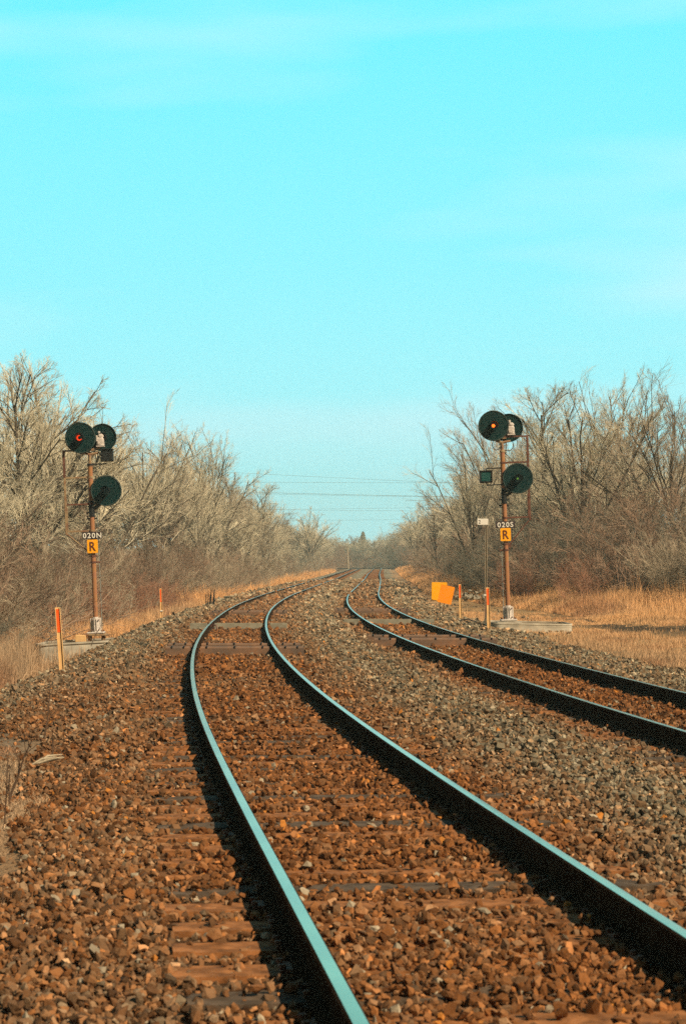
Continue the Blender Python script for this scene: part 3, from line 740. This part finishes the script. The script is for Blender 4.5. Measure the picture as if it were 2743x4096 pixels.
def tree(kind,X,Y,H,lab,grp=None,rz=None,ws=1.):
    u=X-float(XC(Y)); z=float(ZG(u,Y))
    t=thing('bare_tree',lab,'tree',(X,Y,z),rz=float(rng.uniform(0,6.28)) if rz is None else rz,group=grp,scale=H/10.*1.0)
    if ws!=1: t.matrix_basis=t.matrix_basis@Matrix.Diagonal((ws,ws,1,1))
    for n,me in(('trunk',TR[kind][0]),('crown',TR[kind][1])):
        o=bpy.data.objects.new(n,me); COL.objects.link(o); o.parent=t
    return t
def dtree(kind,dx,dy_top,Y,lab,ws=1.,rz=None):     # display px of crown centre, top
    X=(dx-784)/4500*Y; z=float(ZG(X-float(XC(Y)),Y)); H=CH+(1300.7-dy_top)/4500*Y-z
    return tree(kind,X,Y,H*1.0,lab,ws=ws,rz=rz)
dtree('oak1',150,812,95,'big round crowned bare oak at far left, tallest on its side',1.0,.5)
dtree('oak3',60,822,93,'second big bare oak, just left of the tallest oak')
dtree('slim1',35,835,80,'slim bare tree at the left frame edge in front of the big oak')
dtree('vase1',232,910,108,'bare tree whose crown shows right above the left signal heads')
dtree('vase1',340,920,122,'bare tree with pointed top between the left signal and the dark forked tree')
dtree('slim2',405,985,140,'slender brown twigged tree just left of the dark forked tree')
dtree('oak2',488,968,160,'bare tree with dark forked trunk midway along left wood',.85,2.)
dtree('slim2',545,1065,190,'low slender bare tree sloping down right of the dark forked tree')
dtree('slim1',600,1105,235,'small slim tree where left woods fall toward the power lines')
dtree('oak1',710,1158,370,'lone round crowned tree standing above the far left woods')
dtree('vase2',1150,880,150,'thin tree with fine upright twigs directly behind right signal heads',.8)
dtree('vase1',1085,985,135,'slanting bare tree left of the right signal, twigs reaching over the power lines',.9)
dtree('vase1',1330,838,105,'broad bare tree with fanned dark limbs right of the right signal',1.15,1.2)
dtree('slim1',1235,880,125,'narrow bare tree between the right signal and the broad fanned tree',1.1)
dtree('oak2',1440,845,112,'tall bare tree beside the broad fanned tree, toward right edge',.85)
dtree('vase2',1545,850,90,'tall bare tree at the right frame edge, thin upright limbs',.9)
dtree('slim2',1000,1120,210,'slim brown tree at the tapering end of right woods')
dtree('oak1',955,1150,300,'small rounded tree far along the right side woods')
# background woods both sides
env_l=([-400,0,130,240,340,490,560,620,700,780,860],[820,850,850,930,965,1010,1090,1135,1185,1220,1232])
env_r=([830,900,960,1000,1050,1090,1150,1280,1360,1568,2000],[1230,1212,1178,1150,1110,1040,960,890,875,880,850])
kinds=['oak1','oak2','vase1','vase2','slim1','slim2']
r2=np.random.default_rng(77); cnt=0
for side in(-1,1):
    for i in range(84):
        Y=float(75+ (r2.random()**1.6)*430)
        off=r2.uniform(7.5,17)+ (3 if Y<110 else 0)+(r2.random()<.3)*8
        X=float(XC(Y))+(-off if side<0 else RS+off+1.5)
        dx=X/Y*4500+784
        if dx<-160 or dx>1730: continue
        e=env_l if side<0 else env_r
        top=np.interp(dx,*e)+(r2.uniform(45,95)+r2.random()**1.2*210)*np.interp(Y,[75,200,500],[1,.55,.15])
        if side<0 and dx<310: top=max(top,float(r2.uniform(950,1080)))
        if side>0 and dx>1200: top=max(top,float(r2.uniform(930,1060)))
        z=float(ZG(X-float(XC(Y)),Y)); H=CH+(1300.7-top)/4500*Y-z
        if H<3: continue
        H=min(H,15)
        k=kinds[r2.integers(6)]
        s='left' if side<0 else 'right'
        tree(k,X,Y,H,'bare grey brown tree among the crowded woods %s of the tracks'%s,'crowded bare trees %s of the tracks'%s,ws=float(r2.uniform(.8,1.1)))
# far trees beyond the crest
for i in range(85):
    Y=float(r2.uniform(520,760)); dx=r2.uniform(640,1080); X=(dx-784)/4500*Y
    top=np.interp(dx,[640,780,850,900,1080],[1190,1216,1222,1205,1120])+r2.uniform(0,30)
    z=float(ZG(X-float(XC(Y)),Y)); H=CH+(1300.7-top)/4500*Y-z
    tree(kinds[r2.integers(6)],X,Y,float(H),'hazy bare tree closing the view beyond the far crest','hazy trees beyond the crest',ws=1.3)
# shrubs
cnt=0
for side in(-1,1):
    for i in range(175):
        if i<128: Y=float(50+ (r2.random()**1.15)*130)
        else: Y=float(r2.uniform(170,480))
        off=(6.2 if side<0 else 7.2)+abs(r2.normal(0,3.0))+ (r2.random()*.8)
        if side>0 and Y<100: off+= np.interp(Y,[50,70,100],[7,6.0,1.0])
        if side<0 and Y<75: off+=1.0
        X=float(XC(Y))+(-off if side<0 else RS+off)
        dx=X/Y*4500+784
        if dx<-130 or dx>1700 or Y<50: continue
        H=r2.uniform(1.9,4.6)+ (off-6)*.12
        j=[0,1,2,4,1,3,0][r2.integers(7)] if side>0 else [0,1,2,4,0,4,3 if r2.random()<.4 else 1][r2.integers(7)]
        z=float(ZG(X-float(XC(Y)),Y)); s='left' if side<0 else 'right'; dk=j==3
        o=link('shrub',SH[j]); thing('shrub',('dark' if dk else 'pale')+' leafless shrub in the thicket lining the %s of the tracks'%s,'shrub',(X,Y,z),rz=float(r2.uniform(0,6.28)),group='%s leafless shrubs %s of the tracks'%('dark' if dk else 'pale',s),scale=H/3,obj=o)
weeds=shrub_mesh(31,3.,mat('reddish_twig',(.34,.18,.11),.9,0,.3,.5,spec=.1),22,.35,.9)
for i in range(44):
    if i<30: Y=float(r2.uniform(46,105)); off=r2.uniform(4.8,7.5); X=float(XC(Y))-off; sd_='left'
    else: Y=float(r2.uniform(72,140)); off=r2.uniform(7,10.5); X=float(XC(Y))+RS+off; sd_='right'
    px_=HX+X/Y*F
    if px_<-100 or px_>2850 or (px_<470 and Y<64): continue
    z=float(ZG(X-float(XC(Y)),Y)); o=link('brushy_weed',weeds)
    thing('brushy_weed','reddish brown brushy weed growing out of the dry grass on the %s bank'%sd_,'weed bush',(X,Y,z),rz=i*1.7,group='reddish weeds in the grass on the %s bank'%sd_,scale=float(r2.uniform(.4,.75)),obj=o)
# far shrubs to close the crest
for i in range(44):
    Y=float(r2.uniform(440,620)); dx=r2.uniform(740,1000); X=(dx-784)/4500*Y
    if abs(X-float(XC(Y))-2.2)<6 and Y<520: continue
    z=float(ZG(X-float(XC(Y)),Y))
    o=link('shrub',SH[[3,3,1][r2.integers(3)]]); thing('shrub','dark distant shrub on the ground beyond the far crest','shrub',(X,Y,z),rz=i*1.3,group='shrubs beyond the crest',scale=float(r2.uniform(1.6,2.6)),obj=o)
# conifer
Y=690.; X=(832-784)/4500*Y; z=float(ZG(X-float(XC(Y)),Y)); H=CH+(1300.7-1218)/4500*Y-z
t=thing('conifer_tree','dark pointed conifer rising over the far crest','tree',(X,Y,z))
MB().tube([(0,0,-.3),(0,0,H*.95)],[.2,.04],6).obj('trunk',M['bark'],t)
mb=MB(); rc=np.random.default_rng(5)
n=1500; hh=rc.random(n)**.8; zz=H*(.1+.9*hh); ra=(1-hh)*H*.36*rc.uniform(.5,1,n)+.1; az=rc.random(n)*6.283
c=np.column_stack([ra*np.cos(az),ra*np.sin(az),zz-ra*.2])
V=c[:,None]+rc.normal(0,.28,(n,3,3)); mb.add(V.reshape(-1,3),None,np.arange(n*3).reshape(-1,3)); mb.obj('crown',M['needle'],t)
# utility pole far
b=P(1393,2262,330); 
t=thing('utility_pole','thin pale wooden pole at the far end of the left woods','pole',(b[0],b[1],b[2]-.6))
MB().tube([(0,0,0),(0,0,3.8)],[.10,.07],8).obj('pole_shaft',M['wood'],t)
MB().box((0,0,3.4),(.7,.08,.08)).obj('crossarm',M['wood'],t)

# ------------------------------------------------------------------ grass
def blades(name,lab,n,Yr,ufun,hfun,colf,w=.007,seed=1,bend=.35,pw=1.):
    r=np.random.default_rng(seed)
    Y=Yr[0]+(Yr[1]-Yr[0])*r.random(n)**pw; u=ufun(r,Y); X=XC(Y)+u
    ok=(np.abs(X)<.1745*Y+1.5)
    cl=noise(u,Y,.6,31)*.7+noise(u,Y,2.2,32)*.5
    ok&=r.random(n)<np.clip((cl-.25)*2.2,.08,1)
    px_=HX+X/Y*F; ok&=~((px_>130)&(px_<430)&(Y>22)&(Y<62)&(u>-9)&(u<-3.3)&(r.random(n)<.98)); ok&=~((px_>1960)&(px_<2290)&(Y>50)&(Y<62.5)&(r.random(n)<.9))
    ok&=~((np.abs(X+4.9)<.35)&(Y>30)&(Y<37))
    if name=='short_dry_grass': ok&=r.random(n)<np.clip(1.35-1.6*np.clip((noise(u,Y*.35,1.0,12)*.7+noise(u,Y*.5,.35,13)*.4-.41)*5,0,1)*(u>9.5),.05,1)
    Y=Y[ok];u=u[ok];X=X[ok];cl=cl[ok]; n=len(Y)
    h=hfun(r,u,Y)*(.55+.6*cl)*r.lognormal(0,.22,n)
    z=ZG(u,Y)-.03; az=r.random(n)*6.283; b=np.abs(r.normal(0,bend,n))*h
    ww=w*np.interp(Y,[5,30,100,250],[.6,1,2.2,5])*r.uniform(.6,1.3,n)
    f=r.normal(0,.6,n); px,py=np.cos(f),np.sin(f)
    base=np.column_stack([X,Y,z]); dirx=np.column_stack([np.cos(az),np.sin(az),np.zeros(n)])
    mid=base+dirx*(b*.3)[:,None]+np.array([0,0,1])*(h*.55)[:,None]
    tip=base+dirx*b[:,None]+np.array([0,0,1])*(np.sqrt(np.maximum(h*h-b*b,.05*h*h)))[:,None]
    s=np.column_stack([px,py,np.zeros(n)])*ww[:,None]/2
    V=np.stack([base-s,base+s,mid-s*.9,mid+s*.9,tip],1)
    I=np.arange(n)*5
    Q=np.column_stack([I,I+1,I+3,I+2]); T=np.column_stack([I+2,I+3,I+4])
    c=colf(r,u,Y,n)
    link(name,mesh_np(name,V.reshape(-1,3),[Q,T],M['grass'],tone=np.repeat(c,5,0)),kind='stuff',label=lab)
GOLD=np.array([.86,.47,.19]); STRAW=np.array([.47,.335,.205]); GB=np.array([.26,.19,.125]); RED=np.array([.34,.16,.08])
def colg(gold):
    def f(r,u,Y,n):
        g=gold(u,Y)[:,None]; a=r.random((n,1))
        k=np.clip((noise(u,Y,2.5,40)-.62)*4,0,1)[:,None]
        base=STRAW*(1-.5*a)+GB*.5*a
        c=GOLD*g+base*(1-g); c=c*(1-k*.6)+RED*k*.6
        return c*r.lognormal(0,.22,n)[:,None]
    return f
# left bank tall grass
blades('tall_dry_grass','tall golden brown dry grass along the bank left of tracks',150000,(33,120),lambda r,Y:-3.9-np.abs(r.normal(0,2.0,len(Y)))-np.where(Y<60,.3,0),
   lambda r,u,Y:np.interp(-u,[3.4,4.5,6,9],[.25,.6,.95,1.1]),colg(lambda u,Y:np.clip(.02+.8*np.interp(Y,[30,54,62,75,90,105],[0,.05,.9,.5,.2,.8])*(-u<7.5),0,1)),seed=2,pw=1.0)
blades('far_left_grass','bright golden grass strip far along left woods edge',60000,(105,400),lambda r,Y:-4.0-np.abs(r.normal(0,1.7,len(Y))),
   lambda r,u,Y:np.interp(-u,[3.4,4.5,6,9],[.3,.8,1.1,1.2]),colg(lambda u,Y:.85*np.ones(len(u))),seed=3,pw=1.4)
blades('right_tall_grass','tall orange golden dry grass at the foot of right woods',130000,(64,125),lambda r,Y:RS+np.interp(Y,[60,75,100,125],[7.2,7.5,5.5,4.2])+np.abs(r.normal(0,2.3,len(Y))),
   lambda r,u,Y:np.interp(u-RS-np.interp(Y,[60,75,100,125],[7.2,7.5,5.5,4.2]),[0,.8,3,6],[.25,.55,1.0,1.15])*np.interp(Y,[64,67,74],[.25,.45,1])*(.30+.95*noise(u,Y,2.6,51)),colg(lambda u,Y:np.clip(.35+.5*noise(u,Y,3,9),0,1)),seed=4)
blades('far_right_grass','golden grass bank far along right woods edge',45000,(120,400),lambda r,Y:RS+3.6+np.abs(r.normal(0,2.2,len(Y))),
   lambda r,u,Y:np.interp(u-RS,[3.4,4.5,8],[.3,.7,1.2]),colg(lambda u,Y:np.clip(np.interp(Y,[120,160,260],[.35,.6,.8]),0,1)),seed=5,pw=1.3)
blades('short_dry_grass','short straw coloured grass over flat ground right of the gravel',210000,(36,78),lambda r,Y:r.uniform(7.9,15,len(Y)),
   lambda r,u,Y:np.interp(u,[7.5,9,11],[.17,.16,.11])*np.where(Y<56,1.3,.85),colg(lambda u,Y:np.interp(Y,[40,60],[.2,.5])),seed=6,bend=.5)
blades('left_edge_grass','grey brown grass tufts along the left ballast edge',60000,(26,54),lambda r,Y:np.interp(Y,[10,20,24,33,60],[-3.2,-3.2,-4.1,-4.4,-3.9])-np.abs(r.normal(0,.9,len(Y))),
   lambda r,u,Y:np.interp(-u,[2.6,4,6],[.12,.35,.7])*np.interp(Y,[10,24,36],[.3,.5,1]),colg(lambda u,Y:.15*np.ones(len(u))),seed=7,bend=.6)
blades('straw_litter','flattened straw litter on the left shoulder in the foreground',26000,(9,26),lambda r,Y:np.interp(Y,[8,14,19,26],[-1.95,-2.0,-2.5,-3.8])-np.abs(r.normal(0,.8,len(Y))),
   lambda r,u,Y:.085*np.ones(len(u)),colg(lambda u,Y:.05*np.ones(len(u))),seed=8,bend=1.6,w=.006)

# dead weeds in the foreground
def weed(foot,top,Y,lab,seed,r0=.008,br=4):
    r=np.random.default_rng(seed); b=P(*foot,Y); e=P(*top,Y)
    L=np.array([math.dist(b,e)]); base=np.array([[0,0,-.03]]); d=np.array([[e[0]-b[0],0,e[2]-b[2]]])/L[0]
    mb=MB(); Pn,D=path(r,base,d,L,6,.06,0); R=np.linspace(r0,r0*.4,7)[None]; V,Qd=tubes_np(Pn,R,5); mb.add(V,Qd)
    bs,dd,Lc,rad=children(r,Pn,D,L,R,br,.3,.95,.5,.4,.6); Pn,D=path(r,bs,dd,Lc,3,.15,.02); R=np.maximum(rad,.002)[:,None]*np.linspace(1,.6,4)[None]; V,Qd=tubes_np(Pn,R,4); mb.add(V,Qd)
    o=mb.obj('dead_weed',M['weed'] if r0<.02 else M['wood'],label=lab,cat='dead weed'); o.location=b
weed((178,2942),(212,2725),17.5,'tall dark dead weed stalk on left shoulder, below the near stake',1)
weed((206,3030),(222,2935),16.5,'short blackened stub beside the tall dead weed',2,.010,2)
weed((40,3180),(120,2925),15,'branching dead weed leaning right near left edge',3,.010,6)
weed((15,3330),(45,3000),13.5,'thin dead weed at left frame edge',4,.007,7)
weed((38,3200),(42,3075),14.2,'dark little dead stalk between two taller weeds',5,.007,5)
weed((365,2580),(400,2480),50,'dark twiggy weed on ballast slope right of the left foundation',6,.010,6)
for i in range(13):
    Yw=float(r2.uniform(11,26)); uw=-float(np.interp(Yw,[8,14,22,34],[2.5,2.5,2.9,3.8]))-float(r2.uniform(0,.9)); xw=float(XC(Yw))+uw; zw=float(ZG(uw,Yw))
    fx_,fy_=HX+xw/Yw*F, HY-(zw-CH)/Yw*F
    if fx_<-60 or fx_>420: continue
    hp=float(r2.uniform(.12,.42))*F/Yw
    weed((fx_,fy_),(fx_+float(r2.normal(0,.3))*hp,fy_-hp),Yw,'thin straggling dead weed among the straw on the left shoulder',60+i,.005,7)
    bpy.context.scene.collection.objects[-1]['group']='straggling dead weeds on the left shoulder'
weed((5,3720),(20,3520),10.2,'dark weed stem low on the left frame edge',7,.006,4)
a=P(185,3060,15.2)
mb=MB(); rw=np.random.default_rng(9)
for i in range(5): 
    s=rw.normal(0,.03,3); mb.tube([(s[0]-.07,s[1],.01),(s[0],s[1]+.02,.02+.01*i),(s[0]+.11,s[1]+.05,.045+.006*i)],[.006,.011,.004],6)
o=mb.obj('bleached_driftwood',M['wood'],label='small bleached splintered wood piece lying on left shoulder',cat='wood piece'); o.location=a
# stump cluster far left & rubble right
a=P(843,2416,88)
mb=MB()
for i in range(6): mb.tube([(i*.07-.2,0,-.2),(i*.08-.22+rw.normal(0,.03),0,.35+rw.random()*.3)],[.03,.02],6)
o=mb.obj('cut_stump_cluster',M['dark'],label='cluster of charred cut stems beside the far left rail',cat='stump'); o.location=a
A,Fc=rocks(60,'ico',99); r3=np.random.default_rng(4); a=P(1885,2372,88)
c=np.column_stack([r3.normal(0,.35,60),r3.normal(0,.25,60),np.abs(r3.normal(0,.12,60))-.05])+np.array(a)-np.array([0,0,.2])
V=(A*.09+c[:,None]).reshape(-1,3)
link('rubble_heap',mesh_np('rubble_heap',V,[(Fc[None]+np.arange(60)[:,None,None]*12).reshape(-1,3)],M['stone'],tone=np.tile(np.array([.3,.27,.2]),(len(V),1))),kind='stuff',label='small heap of grey rubble in grass behind the right stakes')

# ------------------------------------------------------------------ air
hm=bpy.data.materials.new('haze_air'); hm.use_nodes=True; nt=hm.node_tree; nt.nodes.clear()
ho=nt.nodes.new('ShaderNodeOutputMaterial'); hv=nt.nodes.new('ShaderNodeVolumePrincipled'); nt.links.new(hv.outputs[0],ho.inputs['Volume'])
hv.inputs['Color'].default_value=(.80,.97,.86,1); hv.inputs['Density'].default_value=HAZE; hv.inputs['Anisotropy'].default_value=0.
if HAZE>0: MB().box((0,490,8),(880,1090,66)).obj('haze',hm,kind='stuff',label='thin pale air haze that softens the far woods')
# ------------------------------------------------------------------ sky, sun, camera
sd=Vector((.56,-.50,.66)).normalized()
RG=Matrix.Rotation(LEAN,4,'Y')
sdw=(RG.to_3x3()@sd).normalized()
el=math.asin(sdw.z); az=math.atan2(sdw.x,sdw.y)
W=bpy.data.worlds.new("World"); S.world=W; W.use_nodes=True; nt=W.node_tree; bg=nt.nodes['Background']
sky=nt.nodes.new('ShaderNodeTexSky'); sky.sky_type='NISHITA'; sky.sun_disc=False; sky.sun_elevation=el; sky.sun_rotation=az; sky.air_density=1.0; sky.dust_density=.6
tc=nt.nodes.new('ShaderNodeTexCoord'); sp=nt.nodes.new('ShaderNodeSeparateXYZ'); nt.links.new(tc.outputs['Generated'],sp.inputs[0])
rp=nt.nodes.new('ShaderNodeValToRGB'); nt.links.new(sp.outputs[2],rp.inputs[0])
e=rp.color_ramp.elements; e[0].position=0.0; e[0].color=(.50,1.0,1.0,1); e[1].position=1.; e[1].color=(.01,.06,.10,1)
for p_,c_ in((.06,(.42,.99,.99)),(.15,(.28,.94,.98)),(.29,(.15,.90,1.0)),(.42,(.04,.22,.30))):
    q_=e.new(p_); q_.color=(*c_,1)  # above the frame the sky is darkened to lessen shadow fill
# thin cirrus veils
mp=nt.nodes.new('ShaderNodeMapping'); mp.inputs['Scale'].default_value=(2.6,2.0,17); mp.inputs['Rotation'].default_value=(0,.05,0); nt.links.new(tc.outputs['Generated'],mp.inputs[0])
nz=nt.nodes.new('ShaderNodeTexNoise'); nz.inputs['Scale'].default_value=1.3; nz.inputs['Detail'].default_value=3; nz.inputs['Roughness'].default_value=.4; nt.links.new(mp.outputs[0],nz.inputs['Vector'])
mr=nt.nodes.new('ShaderNodeMapRange'); mr.inputs[1].default_value=.44; mr.inputs[2].default_value=.66; mr.inputs[4].default_value=.6; nt.links.new(nz.outputs['Fac'],mr.inputs[0])
mx=nt.nodes.new('ShaderNodeMix'); mx.data_type='RGBA'; nt.links.new(mr.outputs[0],mx.inputs[0]); nt.links.new(rp.outputs[0],mx.inputs[6]); mx.inputs[7].default_value=(.68,.98,.98,1)
# Nishita luminance variation keeps the real sky's brightness around the sun, graded to the photograph's cyan
sk=nt.nodes.new('ShaderNodeMix'); sk.data_type='RGBA'; sk.blend_type='MIX'; sk.inputs[0].default_value=.06
sc_=nt.nodes.new('ShaderNodeMix'); sc_.data_type='RGBA'; sc_.blend_type='MULTIPLY'; sc_.inputs[0].default_value=1; sc_.inputs[7].default_value=(8.0,8.5,9.2,1)
nt.links.new(mx.outputs[2],sc_.inputs[6]); nt.links.new(sc_.outputs[2],sk.inputs[6]); nt.links.new(sky.outputs[0],sk.inputs[7])
# sky dimmed behind the camera, out of view, to cut fill in shadows
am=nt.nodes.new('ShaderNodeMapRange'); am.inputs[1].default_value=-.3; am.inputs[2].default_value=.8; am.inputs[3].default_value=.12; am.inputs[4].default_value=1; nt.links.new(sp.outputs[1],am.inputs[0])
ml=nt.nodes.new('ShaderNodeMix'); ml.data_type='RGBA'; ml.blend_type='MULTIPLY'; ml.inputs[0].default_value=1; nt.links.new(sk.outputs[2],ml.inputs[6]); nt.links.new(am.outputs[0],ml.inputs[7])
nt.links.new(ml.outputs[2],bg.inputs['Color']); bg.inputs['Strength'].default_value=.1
L=bpy.data.lights.new('sun','SUN'); L.energy=5.0; L.angle=math.radians(.5); L.color=(1,.79,.56)
so=bpy.data.objects.new('sun',L); COL.objects.link(so); so.matrix_basis=sd.to_track_quat('Z','Y').to_matrix().to_4x4()
cd=bpy.data.cameras.new('camera'); cam=bpy.data.objects.new('camera',cd); COL.objects.link(cam); S.camera=cam
cd.sensor_fit='VERTICAL'; cd.sensor_height=36; cd.lens=36*F/4096; cd.clip_end=6000; cd.clip_start=.1
cd.shift_y=(HY-2048)/4096
cam.matrix_basis=Matrix.Translation((0,0,CH))@Matrix.Rotation(math.pi/2,4,'X')
cd.dof.use_dof=True; cd.dof.focus_distance=55; cd.dof.aperture_fstop=8
for o in list(COL.objects):
    if o.parent is None: o.matrix_basis=RG@o.matrix_basis
S.view_settings.view_transform='Standard'; S.view_settings.look='None'; S.view_settings.exposure=.35; S.view_settings.gamma=1
S.cycles.max_bounces=5; S.cycles.diffuse_bounces=2; S.cycles.glossy_bounces=2; S.cycles.transmission_bounces=1
S.cycles.sample_clamp_indirect=3
S.render.use_persistent_data=False
S.cycles.volume_bounces=0; S.cycles.use_denoising=False
